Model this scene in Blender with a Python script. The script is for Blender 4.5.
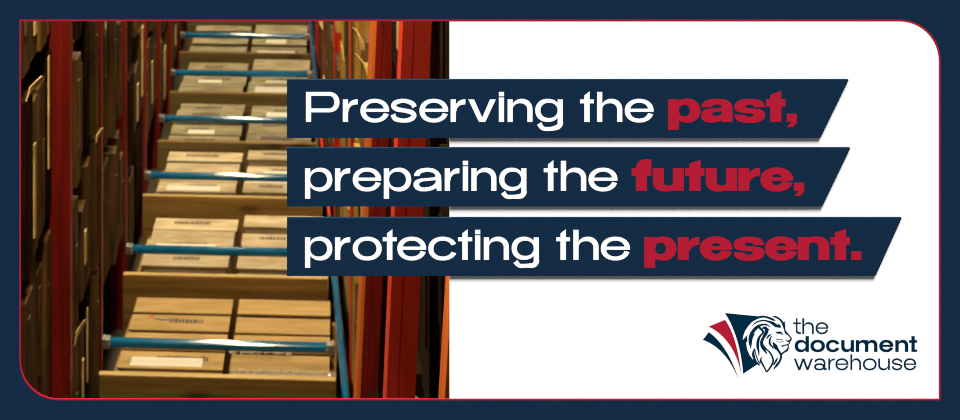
import bpy, bmesh, math, random
from mathutils import Vector, Matrix
from mathutils.geometry import tessellate_polygon
random.seed(7)
for o in list(bpy.data.objects): bpy.data.objects.remove(o)
SC = bpy.context.scene; COL = SC.collection

# ---------------- camera, light, exposure ----------------
F = 1360.0          # focal length in pixels of the 960 px wide frame
CAMH = 2.5          # camera height
VX, VY = 270.0, -350.0   # principal point (shifted lens)
cd = bpy.data.cameras.new('camera'); cam = bpy.data.objects.new('camera', cd); COL.objects.link(cam)
cam.location = (0, 0, CAMH); cam.rotation_euler = (math.radians(90), 0, 0)
cd.sensor_width = 36; cd.lens = 36 * F / 960
cd.shift_x = (480 - VX) / 960; cd.shift_y = -(210 - VY) / 960
cd.clip_start = .05; cd.clip_end = 60
cd.dof.use_dof = True; cd.dof.focus_distance = 1.75; cd.dof.aperture_fstop = 11
SC.camera = cam
w = bpy.data.worlds.new('world'); SC.world = w; w.use_nodes = True
w.node_tree.nodes['Background'].inputs[0].default_value = (1, 1, 1, 1)
w.node_tree.nodes['Background'].inputs[1].default_value = 0.125
sd = bpy.data.lights.new('sun', 'SUN'); sun = bpy.data.objects.new('sun', sd); COL.objects.link(sun)
sd.energy = 5.85; sd.angle = math.radians(20); sd.color = (1, 1, 1)
sun.location = (0, -3, 5)
sun.rotation_euler = Vector((-.07, .5, -.86)).to_track_quat('-Z', 'Y').to_euler()
for (lx, ly, lz, e, sx, sy) in ((-.36, 2.3, 3.05, 62, .12, .8), (-.36, 4.5, 3.05, 62, .14, 1.2), (-.3, 6.6, 3.05, 56, .14, 1.2), (-.3, 8.6, 3.05, 46, .14, 1.2)):
    ld = bpy.data.lights.new('ceiling_tube', 'AREA'); lo = bpy.data.objects.new('ceiling_tube', ld); COL.objects.link(lo)
    ld.shape = 'RECTANGLE'; ld.size = sx; ld.size_y = sy; ld.energy = e; ld.color = (1, .82, .52)
    lo.location = (lx, ly, lz)
vs = SC.view_settings; vs.view_transform = 'Standard'; vs.look = 'None'; vs.gamma = 1; vs.exposure = 0; SC.cycles.filter_width = 1.0; vs.use_curve_mapping = False

# ---------------- materials ----------------
def lin(c):
    c /= 255.0
    return c / 12.92 if c <= .04045 else ((c + .055) / 1.055) ** 2.4
def mat(name, rgb, rough=.6, spec=.5, metal=0, srgb=True):
    m = bpy.data.materials.new(name); m.use_nodes = True
    b = m.node_tree.nodes['Principled BSDF']
    c = tuple(lin(v) for v in rgb) if srgb else rgb
    b.inputs['Base Color'].default_value = (*c, 1); b.inputs['Roughness'].default_value = rough
    b.inputs['Specular IOR Level'].default_value = spec; b.inputs['Metallic'].default_value = metal
    return m
def noisy(name, c1, c2, scale=(20, 20, 20), detail=6, rough=.8, spec=.2, bump=0, lo=.35, hi=.65, metal=0, perobj=0):
    m = mat(name, c1, rough, spec, metal); nt = m.node_tree; N = nt.nodes; L = nt.links
    b = N['Principled BSDF']
    tc = N.new('ShaderNodeTexCoord'); mp = N.new('ShaderNodeMapping'); mp.inputs['Scale'].default_value = scale
    no = N.new('ShaderNodeTexNoise'); no.inputs['Scale'].default_value = 1; no.inputs['Detail'].default_value = detail
    cr = N.new('ShaderNodeValToRGB'); e = cr.color_ramp.elements
    e[0].position = lo; e[1].position = hi
    e[0].color = (*[lin(v) for v in c1], 1); e[1].color = (*[lin(v) for v in c2], 1)
    oi = N.new('ShaderNodeObjectInfo'); va = N.new('ShaderNodeVectorMath'); va.operation = 'ADD'
    sc = N.new('ShaderNodeVectorMath'); sc.operation = 'SCALE'; sc.inputs['Scale'].default_value = 17
    cx = N.new('ShaderNodeCombineXYZ')
    for k in range(3): L.new(oi.outputs['Random'], cx.inputs[k])
    L.new(cx.outputs[0], sc.inputs[0])
    L.new(tc.outputs['Object'], mp.inputs['Vector']); L.new(mp.outputs[0], va.inputs[0]); L.new(sc.outputs[0], va.inputs[1])
    L.new(va.outputs[0], no.inputs['Vector']); L.new(no.outputs['Fac'], cr.inputs['Fac'])
    out = cr.outputs['Color']
    if perobj:
        hv = N.new('ShaderNodeHueSaturation'); mr = N.new('ShaderNodeMapRange')
        mr.inputs['To Min'].default_value = 1 - perobj; mr.inputs['To Max'].default_value = 1 + perobj * .6
        L.new(oi.outputs['Random'], mr.inputs['Value']); L.new(mr.outputs[0], hv.inputs['Value']); L.new(out, hv.inputs['Color'])
        out = hv.outputs['Color']
    L.new(out, b.inputs['Base Color'])
    if bump:
        bp = N.new('ShaderNodeBump'); bp.inputs['Strength'].default_value = bump; bp.inputs['Distance'].default_value = .004
        L.new(no.outputs['Fac'], bp.inputs['Height']); L.new(bp.outputs[0], b.inputs['Normal'])
    return m
def wood(name, c1, c2, ck):
    m = noisy(name, c1, c2, (2.2, 30, 42), 5, .6, .3, .25, .3, .7, perobj=.12)
    nt = m.node_tree; N = nt.nodes; L = nt.links; b = N['Principled BSDF']
    src = b.inputs['Base Color'].links[0].from_socket
    tc = N.new('ShaderNodeTexCoord'); mp = N.new('ShaderNodeMapping'); mp.inputs['Scale'].default_value = (5, 5, 13)
    oi = N.new('ShaderNodeObjectInfo'); ml = N.new('ShaderNodeMath'); ml.operation = 'MULTIPLY'; ml.inputs[1].default_value = 9
    vo = N.new('ShaderNodeTexVoronoi'); vo.voronoi_dimensions = '4D'; vo.inputs['Scale'].default_value = 1
    L.new(tc.outputs['Object'], mp.inputs[0]); L.new(mp.outputs[0], vo.inputs['Vector']); L.new(oi.outputs['Random'], ml.inputs[0]); L.new(ml.outputs[0], vo.inputs['W'])
    cr = N.new('ShaderNodeValToRGB'); cr.color_ramp.elements[0].position = .12; cr.color_ramp.elements[1].position = .34
    cr.color_ramp.elements[0].color = (1, 1, 1, 1); cr.color_ramp.elements[1].color = (0, 0, 0, 1)
    mx = N.new('ShaderNodeMix'); mx.data_type = 'RGBA'
    L.new(vo.outputs['Distance'], cr.inputs[0]); L.new(cr.outputs[0], mx.inputs[0]); L.new(src, mx.inputs[6])
    mx.inputs[7].default_value = (*[lin(v) for v in ck], 1); L.new(mx.outputs[2], b.inputs['Base Color'])
    return m
NAVY = mat('sign_navy', (19, 43, 66), 1, 0)
WHITE = mat('sign_white', (250, 250, 250), 1, 0)
RED = mat('sign_red', (176, 28, 51), 1, 0)
LNAVY = mat('logo_navy', (0, 40, 65), 1, 0)
LRED = mat('logo_red', (176, 28, 51), 1, 0)
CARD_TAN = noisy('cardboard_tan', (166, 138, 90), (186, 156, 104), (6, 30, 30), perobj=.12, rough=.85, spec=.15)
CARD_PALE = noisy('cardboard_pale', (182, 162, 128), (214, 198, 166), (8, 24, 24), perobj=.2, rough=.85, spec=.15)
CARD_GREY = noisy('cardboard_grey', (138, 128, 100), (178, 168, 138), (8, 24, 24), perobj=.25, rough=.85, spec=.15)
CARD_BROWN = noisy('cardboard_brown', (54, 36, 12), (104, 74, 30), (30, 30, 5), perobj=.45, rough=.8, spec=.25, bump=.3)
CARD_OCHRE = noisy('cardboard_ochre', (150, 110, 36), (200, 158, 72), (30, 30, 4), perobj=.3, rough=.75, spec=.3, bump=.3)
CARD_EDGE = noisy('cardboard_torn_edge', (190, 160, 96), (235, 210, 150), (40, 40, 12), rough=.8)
CARD_SHADE = noisy('cardboard_shade', (20, 12, 6), (44, 28, 12), (30, 30, 6), rough=.95, spec=.05)  # near-black cartons: shade of the deep rack gaps painted into the colour
POST_RED = noisy('post_red', (104, 18, 10), (136, 26, 14), (40, 40, 3), rough=.45, spec=.4)
POST_BRIGHT = noisy('post_bright_red', (196, 44, 26), (220, 58, 32), (40, 40, 3), rough=.45, spec=.4)
POST_ORANGE = noisy('post_orange', (205, 92, 30), (232, 120, 44), (40, 40, 3), rough=.5, spec=.4)
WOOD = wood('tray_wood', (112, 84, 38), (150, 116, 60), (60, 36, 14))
WOOD_GREY = wood('grey_tray_wood', (96, 80, 46), (128, 108, 68), (56, 38, 18))  # greyer, duller wood tone for the far trays
WOOD_LIT_EDGE = noisy('tray_wood_lit_edge', (170, 142, 90), (200, 172, 116), (3, 60, 60), rough=.7)  # cut top edge of the boards, the light on it painted in as paler wood
BLUE = noisy('blue_enamel', (0, 84, 130), (2, 104, 152), (8, 8, 8), rough=.11, spec=.6)
STEEL = mat('bracket_steel', (170, 170, 160), .3, .5, .8)
PAPER = mat('paper_label', (228, 224, 210), .7)
INK = mat('printing_ink', (84, 72, 66), .8)
INK_BLUE = mat('printing_ink_blue', (48, 62, 110), .8)
INK_RED = mat('printing_ink_red', (190, 60, 40), .8)
SHELF = noisy('shelf_metal', (48, 36, 20), (70, 52, 28), (10, 10, 10), rough=.7)
CONC = noisy('floor_concrete', (52, 46, 38), (74, 66, 54), (3, 3, 3), rough=.85, bump=.1)
WALLM = noisy('wall_paint', (92, 82, 64), (108, 96, 76), (2, 2, 2), rough=.9)
FILM = mat('plastic_film', (240, 235, 225), .12, .9); FILM.node_tree.nodes['Principled BSDF'].inputs['Alpha'].default_value = .22

# ---------------- helpers ----------------
def link(name, bm, m, parent=None, loc=(0, 0, 0), recalc=True):
    if recalc: bmesh.ops.recalc_face_normals(bm, faces=bm.faces)
    me = bpy.data.meshes.new(name); bm.to_mesh(me); bm.free()
    for x in (m if isinstance(m, (list, tuple)) else [m]): me.materials.append(x)
    o = bpy.data.objects.new(name, me); COL.objects.link(o); o.location = loc
    if parent: o.parent = parent
    return o
def tag(o, label=None, cat=None, group=None, kind=None):
    if label: o['label'] = label
    if cat: o['category'] = cat
    if group: o['group'] = group
    if kind: o['kind'] = kind
    return o
def empty(name, loc=(0, 0, 0), rot=(0, 0, 0), **k):
    o = bpy.data.objects.new(name, None); COL.objects.link(o); o.location = loc; o.rotation_euler = rot
    o.empty_display_size = .05
    return tag(o, **k)
def box(bm, x0, x1, y0, y1, z0, z1, bev=0, mi=0, M=None):
    c = bmesh.ops.create_cube(bm, size=1)['verts']
    for v in c: v.co = Vector(((x0 + x1) / 2 + v.co.x * (x1 - x0), (y0 + y1) / 2 + v.co.y * (y1 - y0), (z0 + z1) / 2 + v.co.z * (z1 - z0)))
    fs = {f for v in c for f in v.link_faces}
    for f in fs: f.material_index = mi
    if M is not None:
        for v in c: v.co = M @ v.co
    if bev:
        es = list({e for v in c for e in v.link_edges})
        bmesh.ops.bevel(bm, geom=es, offset=bev, segments=2, profile=.5, affect='EDGES')
def BM(*boxes, **k):
    bm = bmesh.new()
    for b in boxes: box(bm, *b, **k)
    return bm
def tube(bm, a, b, r, n=14):
    a = Vector(a); b = Vector(b); d = b - a
    M = Matrix.Translation((a + b) / 2) @ d.to_track_quat('Z', 'Y').to_matrix().to_4x4()
    bmesh.ops.create_cone(bm, cap_ends=True, segments=n, radius1=r, radius2=r, depth=d.length, matrix=M)
def copy_tree(o, parent=None):
    c = o.copy(); COL.objects.link(c); c.parent = parent
    for ch in o.children: copy_tree(ch, c)
    return c

# ---------------- the sign ----------------
D0 = 1.75
def sx(px, y=D0): return (px - VX) * y / F
def sz(py, y=D0): return CAMH - (py - VY) * y / F
def prism(bm, loops, y0, y1):
    """loops in world x,z; first outer, the rest holes; y0 front, y1 back"""
    cs = [[Vector((p[0], p[1], 0)) for p in l] for l in loops]
    tris = tessellate_polygon(cs)
    flat = [p for l in loops for p in l]
    fr = [bm.verts.new((p[0], y0, p[1])) for p in flat]; bk = [bm.verts.new((p[0], y1, p[1])) for p in flat]
    for t in tris:
        try: bm.faces.new([fr[i] for i in t]); bm.faces.new([bk[i] for i in reversed(t)])
        except ValueError: pass
    k = 0
    for l in loops:
        n = len(l)
        for i in range(n):
            j = (i + 1) % n
            try: bm.faces.new((fr[k + i], fr[k + j], bk[k + j], bk[k + i]))
            except ValueError: pass
        k += n
def round_loop(x0, y0, x1, y1, r_tr, r_bl, n=24):
    P = [(x0, y0)]
    P += [(x1 - r_tr + r_tr * math.sin(a), y0 + r_tr - r_tr * math.cos(a)) for a in [math.pi / 2 * i / n for i in range(n + 1)]]
    P += [(x1, y1)]
    P += [(x0 + r_bl - r_bl * math.sin(a), y1 - r_bl + r_bl * math.cos(a)) for a in [math.pi / 2 * i / n for i in range(n + 1)]]
    return P
def W(pts, y): return [(sx(p[0], y), sz(p[1], y)) for p in pts]
sign = empty('sign_board', (0, D0, 0), label='navy blue sign board with a large rounded opening edged in red', cat='sign board')
def onsign(name, bm, m, parent, **k):
    o = link(name, bm, m, parent)
    o.location = -Vector(parent.location) if parent else (0, 0, 0)
    return tag(o, **k)
bm = bmesh.new()
outer = [(-.80, 3.2), (1.5, 3.2), (1.5, 0), (-.80, 0)]
prism(bm, [outer, W(round_loop(19.6, 19.6, 940.4, 400.2, 41, 39), D0)], D0, D0 + .0015)
onsign('face_panel', bm, NAVY, sign)
bm = bmesh.new()
prism(bm, [W(round_loop(19.6, 19.6, 940.4, 400.2, 41, 39), D0), W(round_loop(21.0, 21.2, 938.9, 398.7, 39.6, 37.6), D0)], D0 - .0001, D0 + .0008)
onsign('border_line', bm, RED, sign, label='thin crimson border line')
bm = bmesh.new()
prism(bm, [W([(449.6, 21.3)] + [p for p in round_loop(21.1, 21.3, 938.8, 398.6, 39.5, 37.5)[1:26]] + [(938.8, 398.6), (449.6, 398.6)], D0)], D0 + .0002, D0 + .0015)
wp = link('white_panel', bm, WHITE); tag(wp, 'plain white display panel on the right with one rounded upper corner', 'panel')

class Glyph:
    """letters as filled shapes; local units px, y up from the baseline"""
    def __init__(s, x, base, y, th): s.x = x; s.b = base; s.y = y; s.th = th; s.bm = bmesh.new(); s.k = 0
    def at(s, x): s.ox = x; return s
    def poly(s, pts, holes=()):
        T = lambda l: [(sx(s.ox + p[0], s.y), sz(s.b - p[1], s.y)) for p in l]
        s.k = (s.k + 1) % 5
        prism(s.bm, [T(pts)] + [T(h) for h in holes], s.y - s.th - s.k * 4e-6, s.y + .0001)
    def rect(s, x0, y0, x1, y1): s.poly([(x0, y0), (x1, y0), (x1, y1), (x0, y1)])
    def ring(s, cx, cy, rx, ry, ix, iy, a0=0, a1=360, icx=None, icy=None, n=2.15, seg=56):
        icx = cx if icx is None else icx; icy = cy if icy is None else icy
        def P(c, d, rx, ry, a):
            C, S = math.cos(a), math.sin(a)
            return (c + rx * math.copysign(abs(C) ** (2 / n), C), d + ry * math.copysign(abs(S) ** (2 / n), S))
        m = max(6, int(seg * abs(a1 - a0) / 360)); A = [math.radians(a0 + (a1 - a0) * i / m) for i in range(m + 1)]
        o = [P(cx, cy, rx, ry, a) for a in A]; i_ = [P(icx, icy, ix, iy, a) for a in A]
        if abs(a1 - a0) >= 360: s.poly(o[:-1], [i_[:-1]])
        else: s.poly(o + i_[::-1])
    def stroke(s, pts, ws, sub=7):
        P = [Vector(p) for p in pts]; n = len(P); C = []; Ws = []
        for i in range(n - 1):
            p0 = P[max(i - 1, 0)]; p1 = P[i]; p2 = P[i + 1]; p3 = P[min(i + 2, n - 1)]
            for k in range(sub):
                t = k / sub
                C.append(.5 * ((2 * p1) + (p2 - p0) * t + (2 * p0 - 5 * p1 + 4 * p2 - p3) * t * t + (-p0 + 3 * p1 - 3 * p2 + p3) * t ** 3))
                Ws.append(ws[i] * (1 - t) + ws[i + 1] * t)
        C.append(P[-1]); Ws.append(ws[-1])
        Lf, Rt = [], []
        for i, c in enumerate(C):
            d = (C[min(i + 1, len(C) - 1)] - C[max(i - 1, 0)])
            d = d.normalized() if d.length > 0 else Vector((1, 0)); nn = Vector((-d.y, d.x)) * Ws[i] / 2
            Lf.append(tuple(c + nn)); Rt.append(tuple(c - nn))
        s.k = (s.k + 1) % 5; T = lambda p, y: s.bm.verts.new((sx(s.ox + p[0], s.y), y, sz(s.b - p[1], s.y)))
        yf = s.y - s.th - s.k * 4e-6
        A = [(T(a, yf), T(b, yf), T(a, s.y), T(b, s.y)) for a, b in zip(Lf, Rt)]
        for u, v in zip(A, A[1:]):
            s.bm.faces.new((u[0], v[0], v[1], u[1])); s.bm.faces.new((u[0], u[2], v[2], v[0])); s.bm.faces.new((u[1], v[1], v[3], u[3]))
        s.bm.faces.new((A[0][0], A[0][1], A[0][3], A[0][2])); s.bm.faces.new((A[-1][0], A[-1][2], A[-1][3], A[-1][1]))

def letter(g, ch, x0, x1, q):
    """q: xh, asc, s (stem), t (thin), desc, bold"""
    g.at(x0); w = x1 - x0; X = q['xh']; A = q['asc']; s = q['s']; t = q['t']; o = q.get('o', .6); De = q['desc']; bold = q.get('bold', 0)
    cy = X / 2
    if ch == 'P':
        g.rect(0, 0, s, A); cyb = A * .66; ry = A - cyb
        g.rect(s - .2, A - t, w - 10.5, A); g.rect(s - .2, cyb - ry, w - 10.5, cyb - ry + t)
        g.ring(w - 10.6, cyb, 10.6, ry, 10.6 - s, ry - t, -90, 90)
    elif ch in 'hn':
        g.rect(0, 0, s, A if ch == 'h' else X); r0 = s * .72 if not bold else s * .5
        rx = (w - r0) / 2; cx = r0 + rx; ya = X * .55 if not bold else X * .62; ry = X + o - ya
        ix = (w - 2 * s) / 2; icx = s + ix; iy = ry - (t * 1.12 if not bold else t * .95)
        g.ring(cx, ya, rx, ry, ix, iy, 0, 180 if not bold else 165, icx=icx); g.rect(w - s, 0, w, ya + .05)
    elif ch == 'u':
        g.rect(w - s, 0, w, X); ya = X * .45 if not bold else X * .38; rx = (w - s * (.72 if not bold else .5)) / 2
        ix = (w - 2 * s) / 2; ry = ya + o; iy = ry - (t * 1.12 if not bold else t * .95)
        g.ring(rx, ya, rx, ry, ix, iy, 180, 360 if not bold else 345, icx=s + ix); g.rect(0, ya - .05, s, X)
    elif ch == 'm':
        h = (w + s) / 2
        letter(g, 'n', x0, x0 + h, q); letter(g, 'n', x1 - h, x1, q); return
    elif ch == 'r':
        g.rect(0, 0, s, X); a = w - s; th = s * .97 if not bold else s * .72
        g.poly([(s - .1, X * .78), (s + a * .3, X * .93), (s + a * .6, X * .99), (w, X * 1.01), (w, X * 1.01 - th), (s + a * .7, X - th * 1.02), (s + a * .38, X * .985 - th * 1.12), (s + a * .12, X * .9 - th * 1.3), (s - .1, X * .38)])
    elif ch == 'e':
        rx = w / 2; ry = cy + o; bt = t * .8 if not bold else t * .62
        yb1 = cy + bt * .62; yb0 = yb1 - bt; gap = X * .09 if not bold else X * .075
        ix = rx - s; iy = ry - t
        if bold: ix = rx - s; iy = ry - t * 1.05
        sA = -math.degrees(math.asin(min(1, (cy - (yb0 - gap)) / ry)))
        g.ring(rx, cy, rx, ry, ix, iy, -1.5, 360 + sA * (1.0 if not bold else 1.0))
        g.rect(s * .6, yb0, w - (.12 if not bold else .2), yb1)
    elif ch == 'o': g.ring(w / 2, cy, w / 2, cy + o, w / 2 - s, cy + o - t)
    elif ch == 'c': g.ring(w / 2, cy, w / 2, cy + o, w / 2 - s * .98, cy + o - t, 22, 338)
    elif ch in 'pd':
        fl = ch == 'd'; m = (lambda x: w - x) if fl else (lambda x: x)
        if fl: g.rect(w - s, 0, w, A)
        else: g.rect(0, De, s, X)
        r0 = s * .62 if not bold else s * .5; rx = (w - r0) / 2
        ix = (w - 2 * s) / 2 if not bold else (w - 2 * s) / 2 + .2
        g.ring(m(r0 + rx), cy, rx, cy + o, ix, cy + o - t, 0, 360, icx=m(s + ix))
    elif ch == 'g':
        r0 = s * .5; rx = (w - r0) / 2; ix = (w - 2 * s) / 2
        g.ring(rx, cy + .3, rx, cy + .3, ix, cy + .3 - t, icx=s + ix)
        g.rect(w - s, -1, w, X)
        g.stroke([(w - s / 2, .5), (w - s / 2, -2.2), (w - s * 1.05, -5.3), (w * .55, De + t / 2), (w * .28, De * .72), (s * .75, -1.6)], [s, s, s * .95, t, t * 1.05, s * 1.0])
    elif ch == 'i': g.rect(0, 0, s, X * 1.085); g.rect(0, X * 1.14, s, A)
    elif ch == 't':
        b0, b1 = (4.2, 9.7) if not bold else (4.3, 15.4)
        if 'tb' in q: b0, b1 = q['tb']
        g.rect(0, X - (t if not bold else 7.4), w, X)
        if q.get('thin'):
            g.rect(b0, s, b1, A); g.stroke([(b0 + s / 2, 3), (b0 + s * .7, s * .9), (b0 + s * 1.6, s / 2), (w, s * .45)], [s, s, s, s])
        else: g.poly([(b0, 0), (b1, 0), (b1, A + .6), (b0, A - (3.6 if not bold else 3.2))] if not q.get('flat') else [(b0, 0), (b1, 0), (b1, A), (b0, A)])
        if q.get('flat'): g.rect(b0, 0, w, t * .9)
    elif ch == 'v': g.poly([(0, X), (s * 1.12, X), (w / 2 + .1, 4.4), (w - s * 1.12, X), (w, X), (w / 2 + 3.2, 0), (w / 2 - 3.2, 0)])
    elif ch == 'w':
        k = s * 1.1
        for a, b in ((0, .26), (.26, .5), (.5, .74), (.74, 1)):
            up = a in (0, .5); xa, xb = a * (w - k), b * (w - k)
            if up: g.poly([(xa, X), (xa + k, X), (xb + k, 0), (xb, 0)])
            else: g.poly([(xa, 0), (xa + k, 0), (xb + k, X), (xb, X)])
    elif ch == 's':
        if not bold:
            g.stroke([(w * .90, X * .66), (w * .80, X * .83), (w * .5, X + o - t / 2), (w * .2, X * .86), (w * .125, X * .70), (w * .26, X * .565), (w * .5, X * .51), (w * .78, X * .43), (w * .875, X * .28), (w * .76, X * .12), (w * .5, t / 2 - o), (w * .2, X * .13), (w * .10, X * .33)],
                     [s * .95, s * .9, t, s * .9, s * .98, s * .9, t * 1.05, s * .9, s * .98, s * .9, t, s * .9, s * .95])
        else:
            g.poly([(a * w / 31.7, b) for a, b in [(31, 14.7), (30.4, 17.6), (29, 19.7), (26.5, 21.5), (21, 22.8), (15.5, 23.1), (9.5, 22.6), (4, 20.8), (1.2, 18), (.4, 14.8), (1.4, 11.9), (4.5, 9.9), (10, 8.9), (15.5, 8.7), (19, 8.2), (20.2, 6.9), (18.8, 5.4), (15.8, 4.9), (12.5, 5.4), (11.1, 7.2), (.5, 7.2), (1.5, 3.4), (5, .6), (10, -.7), (16, -1.1), (22, -.7), (27, .7), (30.4, 3.5), (31.5, 7), (30.6, 10.2), (27, 12.3), (21, 13.2), (15, 13.6), (12.2, 14.3), (11.4, 15.6), (12.8, 17), (15.8, 17.4), (19, 16.8), (20.2, 15.6), (20.4, 14.7)]])
    elif ch == 'a':
        if q.get('thin'):
            g.ring(w * .42, X * .28, w * .42, X * .28 + o, w * .42 - s, X * .28 + o - t, n=2.4)
            g.stroke([(s * .8, X * .68), (w * .14, X * .84), (w * .42, X + o - t / 2), (w * .74, X * .86), (w * .83, X * .62), (w * .83, X * .4), (w * .84, X * .1), (w * .9, s / 2), (w, s * .5)], [s, s, t, s, s, s, s, s, s])
        elif not bold:
            k = w / 27.8
            g.poly([(a * k, b) for a, b in [(.6, 14.8), (1.2, 17.4), (3.5, 20.4), (8, 22.5), (14, 23.1), (20, 22.3), (24.5, 19.6), (26.9, 16), (27.5, 12), (27.6, 0), (23.2, 0), (22.6, 3), (19, .8), (13, -.5), (7, -.4), (2.5, 1.3), (.3, 4.6), (.4, 8), (2.6, 10.8), (7, 12.2), (13, 12.8), (19, 13.3), (21.9, 14.2), (21.6, 16), (19.5, 18), (16, 19), (12, 19), (8.4, 18), (6.6, 16.4), (6, 14.8)]],
                   [[(a * k, b) for a, b in [(6.5, 8.4), (10, 9.6), (16, 10.1), (22, 10.8), (21.9, 8.2), (19.5, 5.6), (15, 3.8), (10, 3.3), (6.9, 4.1), (5.6, 6.2)]]])
        else:
            k = w / 31.7
            g.poly([(a * k, b) for a, b in [(.4, 14.7), (1.2, 18), (4.5, 21.2), (10, 22.8), (16, 23.1), (23, 22.6), (28, 20.8), (30.7, 17.8), (31.5, 14), (31.6, 0), (20.8, 0), (20.3, 1.8), (17.5, .3), (13, -.6), (8, -.7), (3.5, .3), (.8, 2.8), (.1, 6.3), (1, 9.8), (4, 12.3), (9, 13.2), (15, 13.5), (19.5, 13.9), (20.8, 14.8), (20.3, 16.4), (18, 17.5), (15, 17.5), (12.3, 16.7), (11, 14.7)]],
                   [[(a * k, b) for a, b in [(11.2, 8.6), (13, 9.7), (16, 10.2), (20.8, 10.5), (20.7, 8.2), (19, 6.6), (15.5, 6), (12.2, 6.5), (11, 7.5)]]])
    elif ch == 'f':
        g.rect(0, X - 7.4, w, X); g.rect(4.2, 0, 15.2, X)
        g.poly([(4.2, X - .1), (4.8, 26), (6.6, 29), (9.6, 30.8), (14, 31.4), (w, 31.2), (w, 23), (16.6, 22.8), (15.4, 22.2), (15.2, X - .1)])
    elif ch == ',': g.poly([(0, 8.1), (10.2, 8.1), (10.2, -.6), (6, -5.2), (.4, -5.2), (5, 0), (0, 0)])
    elif ch == '.': g.rect(0, 0, 10, 8.3)

LT = dict(xh=22.5, asc=30, s=5.25, t=3.9, desc=-8.9)
LP = dict(LT, desc=-7.9)
BD = dict(xh=22.6, asc=30.3, s=10.9, t=6.1, desc=-7.9, bold=1, o=.7)
lines = [
    ('Preserving', 79, 138, 849.2, 820.4, 121.9, [
        ('Preserving', WHITE, LT, [('P', 305.9, 339.5), ('r', 342.8, 357.8), ('e', 360.4, 389.2), ('s', 390.2, 417.3), ('e', 419.4, 448.2), ('r', 450.6, 465.4), ('v', 468.3, 495.8), ('i', 498.8, 504.2), ('n', 507.5, 532.5), ('g', 535.2, 562.8)]),
        ('the', WHITE, LT, [('t', 580, 593.8), ('h', 597, 622.3), ('e', 624.7, 653.6)]),
        ('past,', RED, BD, [('p', 668, 700.3), ('a', 700.9, 732.6), ('s', 733.7, 765.4), ('t', 765.8, 785.3), (',', 786.7, 797)])]),
    ('preparing', 147.3, 206.5, 850.8, 822.4, 190.8, [
        ('preparing', WHITE, LP, [('p', 305, 332.3), ('r', 335, 350.2), ('e', 352.7, 381.2), ('p', 383.8, 411.2), ('a', 413.2, 441.6), ('r', 444.7, 459.4), ('i', 462.8, 468.2), ('n', 471.3, 496.4), ('g', 499.1, 526.4)]),
        ('the', WHITE, LT, [('t', 543.7, 557.8), ('h', 560.8, 586.2), ('e', 588.5, 617.5)]),
        ('future,', RED, BD, [('f', 631.7, 651.2), ('u', 652.8, 683.8), ('t', 685, 704.3), ('u', 705.8, 737), ('r', 738.3, 760), ('e', 760.3, 793), (',', 793.8, 804)])]),
    ('protecting', 217.3, 276, 902.2, 875.6, 259.8, [
        ('protecting', WHITE, LP, [('p', 305, 332.3), ('r', 335, 350.2), ('o', 352.7, 381.7), ('t', 382.7, 396.8), ('e', 397.3, 426.2), ('c', 428.3, 457.2), ('t', 458, 472.2), ('i', 475, 480.5), ('n', 483.8, 508.9), ('g', 511.6, 538.9)]),
        ('the', WHITE, LT, [('t', 556.2, 570), ('h', 573.3, 598.6), ('e', 600.8, 630)]),
        ('present.', RED, BD, [('p', 644.2, 676.3), ('r', 677.8, 699.2), ('e', 699.8, 732.2), ('s', 733, 764.6), ('e', 765, 797.6), ('n', 797.9, 829.2), ('t', 830.5, 849.8), ('.', 851.2, 861.2)])]),
]
PT = .0042
PLY = D0 - PT
which = ['uppermost', 'middle', 'lowest and longest']
for li, (nm, y0, y1, xr0, xr1, base, words) in enumerate(lines):
    tops = 'Preserving the past,|preparing the future,|protecting the present.'.split('|')[li]
    root = empty('slogan_plate', (sx(290), D0, sz(y1)), label='%s navy slanted-end plate reading "%s" in white and red' % (which[li], tops), cat='sign plate', group='slogan plates across the sign')
    bm = bmesh.new(); y0 += .9; prism(bm, [W([(287, y0), (xr0 - .4, y0), (xr1, y1), (287, y1)], PLY)], PLY, D0)
    onsign('plate', bm, NAVY, root)
    for (wd, m, q, ls) in words:
        g = Glyph(0, base, PLY, .00022)
        for (ch, a, b) in ls: letter(g, ch, a, b, q)
        onsign('lettering', g.bm, m, root, label='%s word %s' % ('red' if m is RED else 'white', wd.strip(',.')))

# logo
LY = D0 + .0002
logo = empty('company_logo', (sx(757), D0, sz(380)), label='company logo of fanned pages and a lion head beside the words the document warehouse', cat='logo')
def lpoly(name, polys, m, th, par=logo, **k):
    g = Glyph(0, 0, LY, th); g.at(0)
    for p in polys: g.poly([(a, -b) for a, b in p])
    return onsign(name, g.bm, m, par, **k)
def bez(a, b, c, n=14): return [tuple((1 - t) ** 2 * a[i] + 2 * t * (1 - t) * b[i] + t * t * c[i] for i in (0, 1)) for t in [k / n for k in range(n + 1)]]
lpoly('page', [[(708.8, 332)] + [(703, 339.7)] + bez((703, 339.7), (726, 348), (738.3, 378.6))[1:] + bez((738.3, 378.6), (728, 346), (708.8, 332))[1:-1]], LNAVY, .0002, label='navy page sliver')
lpoly('page', [[(709, 326.4)] + bez((709, 326.4), (735, 340), (741.4, 375)) + bez((741.4, 375), (737, 336), (725, 319.8))[1:]], LRED, .0002, label='red page')
lpoly('page', [[(725, 313), (760, 316.4), (772, 318), (778, 340), (762, 361), (743.2, 373.6)] + bez((743.2, 373.6), (740, 336), (725, 313))[1:-1]], LNAVY, .0002, label='large navy page behind the lion')
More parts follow.
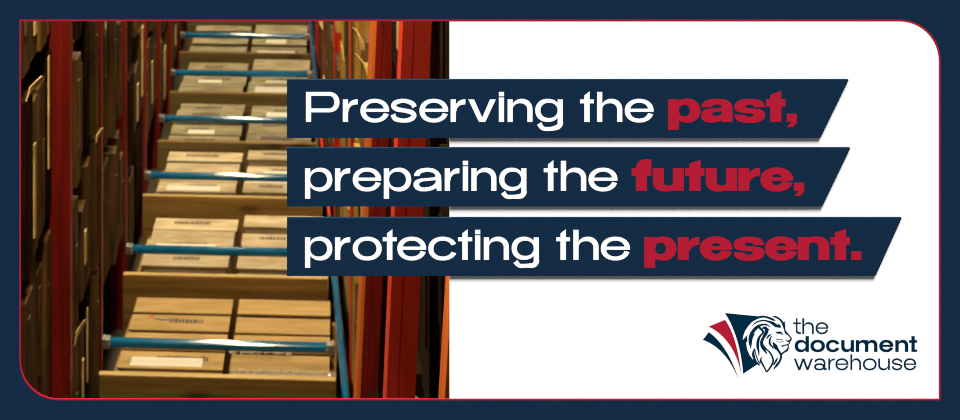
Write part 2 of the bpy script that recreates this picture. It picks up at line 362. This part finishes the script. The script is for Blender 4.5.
head = [(742.7, 340), (743.2, 336), (745, 331), (748, 326.3), (752, 322), (757, 319), (762, 317.7), (767, 316.8), (772, 316.8), (777, 318), (781, 321), (784, 324), (785, 328), (785, 331.5), (788, 334), (791, 337.6), (791, 339), (789.3, 340.5), (788.7, 342.5), (788.8, 345), (787.7, 349), (784, 351.5), (781, 354.2), (780.8, 357.5), (779, 361.5), (775, 366), (770.5, 369.5), (766.5, 372), (764.2, 367), (761.8, 362.8), (759.8, 365), (757.2, 362.2), (755.2, 359.5), (752.8, 359.3), (749.5, 355), (747, 349), (746.1, 343), (746.4, 338.5), (748, 334.2), (745.3, 337)]
hd = lpoly('lion_head', [head], WHITE, .0003)
ST = [  # mane locks, face lines: points, widths
 ([(754, 317.6), (758, 317.3), (762, 316.5), (766, 316.9), (770, 318.2), (773, 319.5), (775.6, 321)], [.6, 1.2, 1.4, 1.3, 1.6, 1.5, .2]),
 ([(772.5, 316.4), (776, 317), (779.5, 319), (782, 321.8), (783.7, 325), (784.3, 328), (784.9, 330.5)], [.4, 1.3, 1.3, 1.6, 2.2, 1.4, .9]),
 ([(784.7, 321), (784.2, 324), (783.5, 327)], [.1, 1, .8]),
 ([(752, 325.5), (755, 323), (759, 321), (764, 320.3), (768, 321.2), (772.5, 323), (776, 325.5), (780.5, 327)], [.2, .9, 1, 1.1, 1.2, 2.4, 2.4, .9]),
 ([(777, 323.3), (779, 325), (781, 327.2)], [.2, 1, .8]),
 ([(749.7, 345), (749.9, 340), (751, 335), (753.5, 330.5), (757, 327), (761, 324.8), (766, 324.5), (770.8, 327)], [.8, 2.4, 2.8, 2.6, 2.6, 1.4, 1.2, .2]),
 ([(747, 336), (746.4, 339), (746.8, 342)], [.3, 1.3, .6]),
 ([(757.5, 326.5), (760, 328), (763, 331.5), (761, 335), (757.5, 338)], [1, 1.8, 1.6, 1.2, .2]),
 ([(762, 328), (765, 327.8), (769.3, 330)], [.3, 2.6, .3]),
 ([(766, 328), (766.5, 331), (765, 334.5), (763, 338), (761.5, 342), (762.3, 346), (764.2, 349.5), (767, 354)], [1.8, 3, 2.6, 2, 2.4, 2.8, 2.2, .3]),
 ([(763, 332), (760, 336), (758.2, 340), (757.6, 346), (758.5, 351), (759, 356.5)], [.3, 1.6, 2.2, 2.2, 1.4, .2]),
 ([(755, 333), (752, 337), (750.6, 343), (750.8, 348.5)], [.2, 1.6, 2, .3]),
 ([(755, 348), (753.7, 351), (753.3, 355), (755.5, 361), (759.6, 365)], [.2, 1.6, 2.2, 1.6, .8]),
 ([(754.8, 348), (756, 355), (758.5, 361.5), (760.3, 363)], [.2, .9, .9, 1.2]),
 ([(762, 356.5), (760.5, 360), (762.3, 363.5), (764.8, 368), (766.6, 371.7)], [.2, 1.6, 1.3, 1, 1.1]),
 ([(764.4, 345.3), (766, 348.5), (769.5, 352), (772, 356), (773, 361), (771, 366), (766.8, 371.6)], [.2, 1, 1.2, 1.4, 1.4, 1.4, 1]),
 ([(771.5, 334), (768.3, 336), (766.5, 338.8)], [.3, 1.6, .5]),
 ([(772, 335.5), (769.8, 339), (769.8, 343.5), (772, 346.5), (773.5, 349.2)], [.3, 1.4, 1.6, 1.2, .2]),
 ([(773, 342), (775.2, 346.2), (778, 350), (780.3, 353.5), (781, 356.5), (779.6, 361), (776.8, 364.8), (773.7, 369)], [.5, 3.4, 1.8, 1.6, 1.6, 1.6, 1.8, .3]),
 ([(777.6, 357), (776, 360.5), (773.5, 365)], [.2, 1.6, 1]),
 ([(784.6, 330), (786, 332.6), (788.5, 335), (790.9, 337.8), (790.4, 339.8), (788.6, 341), (785.5, 340.3)], [1, 1.8, 1, 1, 1.5, 1.4, .3]),
 ([(788.9, 341), (789.2, 343), (787.8, 344.6)], [1, .9, .8]),
 ([(781.3, 346.3), (784, 345.3), (787.8, 344.3)], [1.2, .9, .8]),
 ([(787.5, 344.5), (788.2, 347), (787, 349.8), (784.2, 351.7), (781, 354.3)], [.9, 1, 1.6, 1.1, 1.2]),
 ([(775.8, 332.2), (778.5, 332.5), (781, 332.6), (782.5, 334.3)], [.6, 1.8, 1.5, .3]),
 ([(775.4, 338.7), (778.5, 339.6), (782.7, 339)], [.4, .7, .3]), ([(776.5, 341.3), (779.5, 342), (783.3, 341)], [.3, .5, .3]),
 ([(780.5, 334.8), (784, 334.5)], [.3, .2])]
g = Glyph(0, 0, LY, .0004); g.at(0)
for p, ws in ST: g.stroke([(a, -b) for a, b in p], [v * 1.3 for v in ws], 5)
onsign('mane_line', g.bm, LNAVY, hd).location = (0, 0, 0)
TH = dict(xh=11.4, asc=15.6, s=1.85, t=1.55, desc=-3, o=.25, thin=1, tb=(2.7, 4.25))
DB = dict(xh=11.6, asc=15.6, s=3.35, t=2.5, desc=-3, o=.3, tb=(2.4, 5.7), flat=1)
for (wd, base, q, ls) in (
    ('the', 333.8, TH, [('t', 793.2, 800.8), ('h', 802.3, 813.8), ('e', 815.6, 828.3)]),
    ('document', 351.7, DB, [('d', 794.7, 808.9), ('o', 810.4, 824.9), ('c', 826, 839.8), ('u', 841.2, 854), ('m', 855.8, 877.4), ('e', 879.2, 893.4), ('n', 895.3, 908.2), ('t', 909, 917)]),
    ('warehouse', 369.9, dict(TH, s=1.8), [('w', 793.9, 812.9), ('a', 814.2, 826.6), ('r', 828.3, 834.7), ('e', 835.4, 848.4), ('h', 850.4, 861), ('o', 862.9, 876.6), ('u', 878.2, 889.8), ('s', 891.4, 902.8), ('e', 903.7, 916.3)])):
    g = Glyph(0, base, LY, .0002)
    for (ch, a, b) in ls: letter(g, ch, a, b, q)
    onsign('lettering', g.bm, LNAVY, logo, label='navy word %s' % wd)

# ---------------- the storage room behind the opening ----------------
XL, XR = -.535, .207
Y1 = 9.6
def struct(name, b, m): return tag(link(name, BM(b), m), kind='structure')
struct('floor', (-1.7, 2.2, -1.2, Y1, -.1, 0), CONC)
struct('ceiling', (-1.2, 1.62, D0 + .004, Y1, 3.2, 3.28), WALLM)
struct('wall_left', (-1.32, -1.2, D0 + .004, Y1, 0, 3.28), WALLM)
struct('wall_right', (1.5, 1.62, D0 + .004, Y1, 0, 3.28), WALLM)
struct('wall_back', (-1.2, 1.5, Y1 - .1, Y1, 0, 3.2), WALLM)
struct('wall_front', (-1.2, -.80, D0 + .004, D0 + .06, 0, 3.2), WALLM)

ORD = ['nearest', 'second', 'third', 'fourth', 'fifth', 'sixth', 'farthest']
ROT = -.05
CXT = (XL + XR) / 2
TY = [4.16, 4.83, 5.53, 6.22, 6.91, 7.60, 8.3]
Rz = Matrix.Rotation(ROT, 4, 'Z')
HB = .197
# wooden trays
def make_tray(L):
    root = empty('wooden_tray', cat='tray', label='x')
    hw = (XR - XL) / 2 - .006
    bm = BM((-hw, hw, 0, .024, 0, .272), bev=.002)
    link('front_board', bm, WOOD, root)
    bm = BM((-hw + .001, hw - .001, .0015, .0225, .272, .2735)); link('board_lit_edge', bm, WOOD_LIT_EDGE, root)
    link('base', BM((-hw, hw, .025, L - .012, .0, .018)), WOOD, root)
    for s in (-1, 1):
        link('side_board', BM((min(s * hw, s * (hw - .014)), max(s * hw, s * (hw - .014)), .025, L - .012, .019, .13)), WOOD, root)
    return root
tray0 = make_tray(.665)
for i, y in enumerate(TY):
    t = tray0 if i == 0 else copy_tree(tray0)
    t.location = (CXT + .004 * i, y, 0); t.rotation_euler = (0, 0, ROT); t.scale = (1, 1, 1 if i < 3 else .90)
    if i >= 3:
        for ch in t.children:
            ch.material_slots[0].link = 'OBJECT'; ch.material_slots[0].material = WOOD_GREY if ch.name.split('.')[0] != 'board_lit_edge' else WOOD
    tag(t, 'knotty pine tray front standing across the aisle, %s of the row' % (ORD[i] if i else 'nearest and lowest in view'), 'tray', 'wooden trays along the aisle')

# archive boxes lying in the trays
def marks(bm, x0, x1, y0, y1, z, n, rnd):
    """illegible small printing as little raised dashes"""
    x = x0
    while x < x1:
        w_ = rnd.uniform(.004, .012); h_ = (y1 - y0) * rnd.uniform(.7, 1)
        box(bm, x, min(x + w_, x1), y0, y0 + h_, z, z + .0006); x += w_ + rnd.uniform(.002, .004)
def swoosh(bm, cx, cy, r, z, a0, a1):
    P = []
    for k in range(9):
        a = math.radians(a0 + (a1 - a0) * k / 8); P.append((cx + r * math.cos(a), cy + r * .7 * math.sin(a)))
    for k in range(9):
        a = math.radians(a1 + (a0 - a1) * k / 8); rr = r - .012 * math.sin(math.pi * k / 8); P.append((cx + rr * math.cos(a), cy + rr * .7 * math.sin(a)))
    P = P[:9] + P[10:-1]
    f = bm.faces.new([bm.verts.new((p[0], p[1], z)) for p in P])
    r_ = bmesh.ops.extrude_face_region(bm, geom=[f])
    for v in r_['geom']:
        if isinstance(v, bmesh.types.BMVert): v.co.z += .0006
def make_archive_box(wd, d, h, m, style, rnd):
    root = empty('archive_box', cat='box', label='x')
    link('body', BM((-wd / 2 + .006, wd / 2 - .006, .014, d - .003, 0, h - .007), bev=.003), m, root)
    bm = BM((-wd / 2, wd / 2, 0, d, h - .007, h), bev=.002)
    # closing seam of the lid flaps
    lid = link('lid', bm, m, root)
    if style != 'plain':
        bm = bmesh.new()
        x0 = -wd * rnd.uniform(.1, .3); d *= 1.0
        marks(bm, x0, x0 + wd * rnd.uniform(.3, .5), d * .48, d * .76, h, 0, rnd)
        if rnd.random() < .0: marks(bm, x0 + .02, x0 + wd * .2, d * .28, d * .4, h, 0, rnd); marks(bm, x0 + wd * .28, x0 + wd * .45, d * .28, d * .4, h, 0, rnd)
        link('printing', bm, INK, lid)
    if style == 'logo':
        bm = bmesh.new(); swoosh(bm, -wd * .18, d * .85, .035, h, 190, 330); link('printing', bm, INK_BLUE, lid)
        bm = bmesh.new(); swoosh(bm, -wd * .25, d * .8, .025, h, 100, 190); link('printing', bm, INK_RED, lid)
    if style == 'label':
        link('paper_label', BM((-wd * .38, wd * .30, d * .12, d * .62, h, h + .0008)), PAPER, lid)
    if style == 'small_label':
        link('paper_label', BM((-wd * .25, wd * .12, d * .1, d * .5, h, h + .0008)), PAPER, lid)
    return root
rnd = random.Random(3)
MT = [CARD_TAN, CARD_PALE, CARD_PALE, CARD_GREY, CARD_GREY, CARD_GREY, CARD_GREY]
protos = {}
def proto(m, style, wd, d, v):
    k = (m.name, style, wd, round(d, 3), v)
    if k not in protos: protos[k] = [make_archive_box(wd, d, HB, m, style, rnd), False]
    p = protos[k]
    if not p[1]: p[1] = True; return p[0]
    return copy_tree(p[0])
ROWN = ['front', 'second', 'third', 'fourth', 'back']
sty_desc = {'plain': 'plain', 'print': 'printed', 'logo': 'blue and red logo printed', 'label': 'white labelled', 'small_label': 'small white labelled'}
near = {(0, 0): ['print', 'label', 'plain', 'logo', 'plain'], (0, 1): ['print', 'plain', 'plain', 'plain', 'plain'],
        (1, 0): ['small_label', 'print', 'label', 'plain', 'print'], (1, 1): ['print', 'plain', 'print', 'print', 'plain']}
for i, y in enumerate(TY):
    end = (TY[i + 1] if i + 1 < len(TY) else y + .72)
    for c in (0, 1):
        nrow = 5 if i < 3 else rnd.choice([3, 4, 5])
        avail = (end - y) - .05 - .03
        d = round(avail / nrow - .030, 3) if i >= 3 else .099
        pitch = avail / nrow
        x0, x1 = (XL + .035, -.157) if c == 0 else (-.140, XR - .024)
        wd = round(x1 - x0 - .004, 3)
        for r in range(nrow):
            st = near.get((i, c), None); st = st[r] if st else rnd.choice(['plain', 'print', 'print', 'label' if rnd.random() < .5 else 'print', 'small_label'])
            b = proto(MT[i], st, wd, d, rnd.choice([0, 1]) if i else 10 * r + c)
            tilt = .025
            ly = .05 + r * pitch + .0; lx = (x0 + x1) / 2 - CXT
            p = Rz @ Vector((lx, ly, 0))
            b.location = (CXT + .004 * i + p.x, y + p.y, .019 + (0 if i == 0 else rnd.choice([0, 0, .0])))
            R = Matrix.Rotation(ROT, 3, 'Z') @ Matrix.Rotation(tilt, 3, 'X')
            b.rotation_euler = R.to_euler()
            if i: b.scale = (rnd.uniform(.95, 1.0), 1, rnd.uniform(.93, 1.09))
            else: b.scale = (1, 1, [.97, .98, .985, 1.0, 1.01][r] + c * [.01, -.01, .0, -.01, .01][r] )
            col = {'cardboard_tan': 'tan', 'cardboard_pale': 'pale beige', 'cardboard_grey': 'greyish'}[MT[i].name]
            tag(b, '%s %s cardboard box, %s wooden tray, %s column, %s row' % (col, sty_desc[st], ORD[i], 'left' if c == 0 else 'right', ROWN[r] if r < nrow - 1 else 'back'), 'box', 'flat cardboard boxes filed in the wooden trays')

# blue crossbars
BZ = .305
def make_bar():
    root = empty('blue_crossbar', cat='bar', label='x')
    bm = bmesh.new(); hw = (XR - XL) / 2 - .012
    tube(bm, (-hw, 0, 0), (hw, 0, 0), .0155, 18)
    link('bar', bm, BLUE, root)
    for s in (-1, 1):
        bm = bmesh.new(); box(bm, s * (hw + .004) - .006, s * (hw + .004) + .006, -.016, .016, -.014, .018, bev=.003)
        box(bm, s * (hw - .008) - .01, s * (hw - .008) + .01, -.0155, .0155, -.016, .016, bev=.004)
        tube(bm, (s * (hw - .014), -.024, 0), (s * (hw - .014), .024, 0), .006, 8)
        link('end_bracket', bm, STEEL, root)
    return root
bar0 = make_bar()
for i, y in enumerate(TY):
    b = bar0 if i == 0 else copy_tree(bar0)
    b.location = (CXT + .004 * i, y + .135, BZ); b.rotation_euler = (0, 0, ROT)
    tag(b, 'glossy blue tube bar across the %s tray of boxes' % (ORD[i]), 'bar', 'blue crossbars over the boxes')
# side rails the bars bolt to
# racks
def post_mesh(x0, x1, y0, y1, z1):
    bm = bmesh.new(); w_ = x1 - x0
    box(bm, x0, x1, y0 + .006, y1, 0, z1)
    box(bm, x0, x0 + w_ * .16, y0, y0 + .006, 0, z1, bev=.001); box(bm, x1 - w_ * .34, x1 - w_ * .12, y0, y0 + .006, 0, z1, bev=.001)
    box(bm, x0 + w_ * .3, x0 + w_ * .5, y0 + .002, y0 + .006, 0, z1)
    return bm
def flat_post(x0, x1, y0, y1, z1):
    bm = bmesh.new(); w_ = x1 - x0
    box(bm, x0, x1, y0 + .002, y1, 0, z1); box(bm, x0, x0 + w_ * .38, y0, y0 + .002, 0, z1); box(bm, x0 + w_ * .43, x1, y0, y0 + .002, 0, z1)
    return bm
ordn = ['first', 'second', 'third', 'fourth', 'fifth', 'sixth', 'seventh', 'eighth', 'ninth', 'tenth', 'eleventh', 'twelfth']
def carton(wy, dx, h, side, m, flap, rnd):
    """upright carton; front face at local x=0, body going away from the aisle (side -1 left, +1 right)"""
    root = empty('upright_carton', cat='carton', label='x')
    a, b = (0, side * dx) if side > 0 else (side * dx, 0)
    link('body', BM((a, b, 0, wy, 0, h), bev=.002), m, root)
    # loose front sheet / folded seam strip
    e = -side * .004
    bm = bmesh.new(); z0 = h * rnd.uniform(.0, .35); z1 = h * rnd.uniform(.6, 1)
    yy = wy * rnd.uniform(.1, .6)
    box(bm, min(0, e), max(0, e), yy, yy + wy * rnd.uniform(.15, .35), z0, z1)
    link('seam', bm, CARD_EDGE if rnd.random() < .16 else m, root)
    if flap:
        bm = bmesh.new(); L = rnd.uniform(.03, .06)
        M = Matrix.Translation((0, wy * .1, h)) @ Matrix.Rotation(-side * rnd.uniform(.0, .45), 4, 'Y')
        P = [Vector(v) for v in ((0, 0, 0), (0, wy * .8, 0), (-side * .4 * L, wy * .75, L * .8), (-side * .3 * L, wy * .35, L), (0, wy * .05, L * .6))]
        vs_ = [bm.verts.new(M @ p) for p in P]; vb = [bm.verts.new(M @ p + Vector((side * .003, 0, 0))) for p in P]
        bm.faces.new(vs_); bm.faces.new(vb[::-1])
        for k in range(5): bm.faces.new((vs_[k], vs_[(k + 1) % 5], vb[(k + 1) % 5], vb[k]))
        link('torn_flap', bm, CARD_EDGE, root, )
    return root
def fill_bay(rk, side, y0, y1, front, jitter, mats, depth, off, step, names, rnd, rackroot, col_w=.118, flapp=.2, zmax=2.3):
    n = max(1, int((y1 - y0) / col_w)); wcol = (y1 - y0) / n
    levels = []
    z = off
    while z < zmax: levels.append(z); z += step
    yn = y0
    # heights of view
    vis = lambda y: (CAMH - 748 * y / F, CAMH - 372 * y / F)
    used = []
    for li, z in enumerate(levels):
        if z + step < vis(y1)[0] - .02 or z > vis(y0)[1] + .05: continue
        used.append(z)
    for z in used:
        a, b = (front + side * .03, front + side * (depth + .02)); a, b = min(a, b), max(a, b)
        link('shelf', BM((a, b, y0, y1, z - .014, z - .001)), SHELF, rackroot)
    for ci in range(n):
        ya = y0 + ci * wcol
        fx = front - side * rnd.uniform(-jitter, jitter)
        for zi, z in enumerate(used):
            lo, hi = vis(ya)
            if z + step < CAMH - 748 * (ya + wcol) / F - .03 or z > hi + .03: continue
            h = step - .022 - rnd.choice([0, 0, .01, .03, .07, .12])
            m = rnd.choice(mats); ff = fx - side * rnd.uniform(-jitter * .5, jitter * .5)
            wy = wcol - rnd.uniform(.002, .035)
            c = carton(wy, depth - abs(ff - front), h, side, m, rnd.random() < flapp * .35, rnd)
            c.location = (ff, ya + (wcol - wy) * rnd.uniform(.3, .7), z)
            c.rotation_euler = (0, 0, 0)
            ln = len(used); lev = ('lowest' if zi == 0 else 'top' if zi == ln - 1 else ordn[zi]) + ' level'
            if n > 1: cn = 'nearest column' if ci == 0 else 'farthest column' if ci == n - 1 else '%s column' % ordn[ci]
            else: cn = 'only column'
            tag(c, '%s upright carton, %s, %s, %s' % ({'cardboard_brown': 'brown', 'cardboard_ochre': 'ochre', 'cardboard_shade': 'shade-dark'}[m.name], names, cn, lev), 'carton', 'upright cartons packed in the %s rack' % ('left' if side < 0 else 'right'))
rnd = random.Random(11)
rackL = empty('storage_rack', (0, 0, 0), label='tall storage rack with red posts along the left of the aisle', cat='rack')
LPOST = [2.72, 3.53, 4.27, 5.0, 5.8, 6.55, 7.3, 8.05, 8.8]
for i, y in enumerate(LPOST):
    x1 = -.519 if i == 1 else -.530
    x0 = x1 - .057
    o = link('post', post_mesh(x0, x1, y, y + .045, 2.35), POST_RED, rackL)
    link('post', BM((-1.06, -1.01, y, y + .045, 0, 2.35)), POST_RED, rackL)
    link('side_brace', BM((-1.02, x0 + .002, y + .01, y + .03, 2.2, 2.24), (-1.02, x0 + .002, y + .01, y + .03, .05, .09)), POST_RED, rackL)
for i in range(len(LPOST) - 1):
    y0 = LPOST[i] + .052; y1 = LPOST[i + 1] - .006
    nm = 'left rack, before the first red post' if i == 0 else 'left rack, behind %s red post' % ordn[i - 1]
    fill_bay('L', -1, y0, y1, -.560 if i == 0 else -.540, .014, [CARD_BROWN, CARD_BROWN, CARD_BROWN, CARD_SHADE] if i < 4 else [CARD_BROWN], .44,
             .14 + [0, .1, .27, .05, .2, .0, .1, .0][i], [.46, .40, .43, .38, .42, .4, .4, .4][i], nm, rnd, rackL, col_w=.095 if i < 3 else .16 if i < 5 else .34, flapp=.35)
rackR = empty('storage_rack', (0, 0, 0), label='tall storage rack with red posts along the right of the aisle', cat='rack')
RPOST = [4.3, 5.4, 6.5, 7.6, 8.7]
for (xa, ya, xb, yb) in ((.222, 3.4, .2307, 5.3), (.236, 6.9, .244, 8.6)):
    bm = bmesh.new(); tube(bm, (xa, ya, BZ - .02), (xb, yb, BZ - .02), .011, 14)
    for (x_, y_) in ((xa, ya + .04), (xb, yb - .04)): tube(bm, (x_, y_, 0), (x_, y_, BZ - .02), .010, 12)
    link('side_rail', bm, BLUE, rackR, )['label'] = 'light blue rail along the trays'
def lean(o, px, pz, a):
    M = Matrix.Translation((px, 0, pz)) @ Matrix.Rotation(a, 4, 'Y') @ Matrix.Translation((-px, 0, -pz))
    for v in o.data.vertices: v.co = M @ v.co
for (y, xa, xb, m, zc, oe) in ((3.18, .222, .262, POST_RED, 1.0, 1), (2.32, .213, .262, POST_BRIGHT, 1.55, 0), (1.93, .252, .31, POST_ORANGE, 1.5, 0)):
    o = link('post', flat_post(xa, xb, y, y + .06, 2.4), m, rackR); lean(o, (xa + xb) / 2, zc, .044 if y > 2 else .06)
    if oe:
        o2 = link('post_flange', BM((xa - .008, xa, y, y + .10, 0, 2.4)), POST_ORANGE, o); lean(o2, (xa + xb) / 2, zc, .044)
for y in RPOST:
    o = link('post', post_mesh(.254, .305, y, y + .045, 2.35), POST_BRIGHT, rackR)
for y in [1.93, 2.32, 3.18] + RPOST:
    link('post', BM((.84, .89, y, y + .045, 0, 2.35)), POST_RED, rackR)
    link('side_brace', BM((.30, .85, y + .01, y + .03, .05, .09)), POST_RED, rackR)
link('beam', BM((.236, .247, 3.3, 9.3, .16, .20)), POST_BRIGHT, rackR)
bays = [(2.0, 2.30, .285, .004, [CARD_SHADE], 'beside the orange post', .1, .35, .45), (2.40, 3.15, .283, .006, [CARD_SHADE], 'between the two widest red posts', .12, .3, .42),
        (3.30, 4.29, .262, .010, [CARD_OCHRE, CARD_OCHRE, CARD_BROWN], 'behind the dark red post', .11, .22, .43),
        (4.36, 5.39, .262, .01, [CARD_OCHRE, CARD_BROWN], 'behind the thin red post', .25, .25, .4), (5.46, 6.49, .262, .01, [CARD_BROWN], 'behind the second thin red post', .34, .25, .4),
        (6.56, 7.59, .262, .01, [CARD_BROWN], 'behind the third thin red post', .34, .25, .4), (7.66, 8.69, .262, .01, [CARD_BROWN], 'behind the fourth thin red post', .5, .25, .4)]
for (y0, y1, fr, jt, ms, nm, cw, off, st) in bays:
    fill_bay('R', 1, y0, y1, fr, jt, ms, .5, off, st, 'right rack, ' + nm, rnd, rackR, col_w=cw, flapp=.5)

# crumpled clear wrap on the near right boxes
rnd = random.Random(5)
def film(cx, cy, L, Wd, z, tilt, name_label):
    bm = bmesh.new(); nx, ny = 40, 10; V = []
    for j in range(ny + 1):
        for i_ in range(nx + 1):
            V.append(bm.verts.new((-L / 2 + L * i_ / nx + rnd.uniform(-.003, .003), -Wd / 2 + Wd * j / ny + rnd.uniform(-.003, .003), rnd.uniform(.001, .017))))
    for j in range(ny):
        for i_ in range(nx): bm.faces.new((V[j * (nx + 1) + i_], V[j * (nx + 1) + i_ + 1], V[(j + 1) * (nx + 1) + i_ + 1], V[(j + 1) * (nx + 1) + i_]))
    r_ = bmesh.ops.extrude_face_region(bm, geom=bm.faces[:])
    for v in r_['geom']:
        if isinstance(v, bmesh.types.BMVert): v.co.z += .0006
    o = link('plastic_wrap', bm, FILM); o.location = (cx, cy, z); o.rotation_euler = (tilt, 0, ROT)
    tag(o, name_label, 'plastic wrap')
film(.04, 4.255, .33, .07,   .218, .02, 'crinkled clear plastic wrap on the front right box of the nearest tray')
film(-.03, 4.43, .2, .07, .220, .02, 'crinkled clear plastic wrap glinting just behind the nearest blue bar')
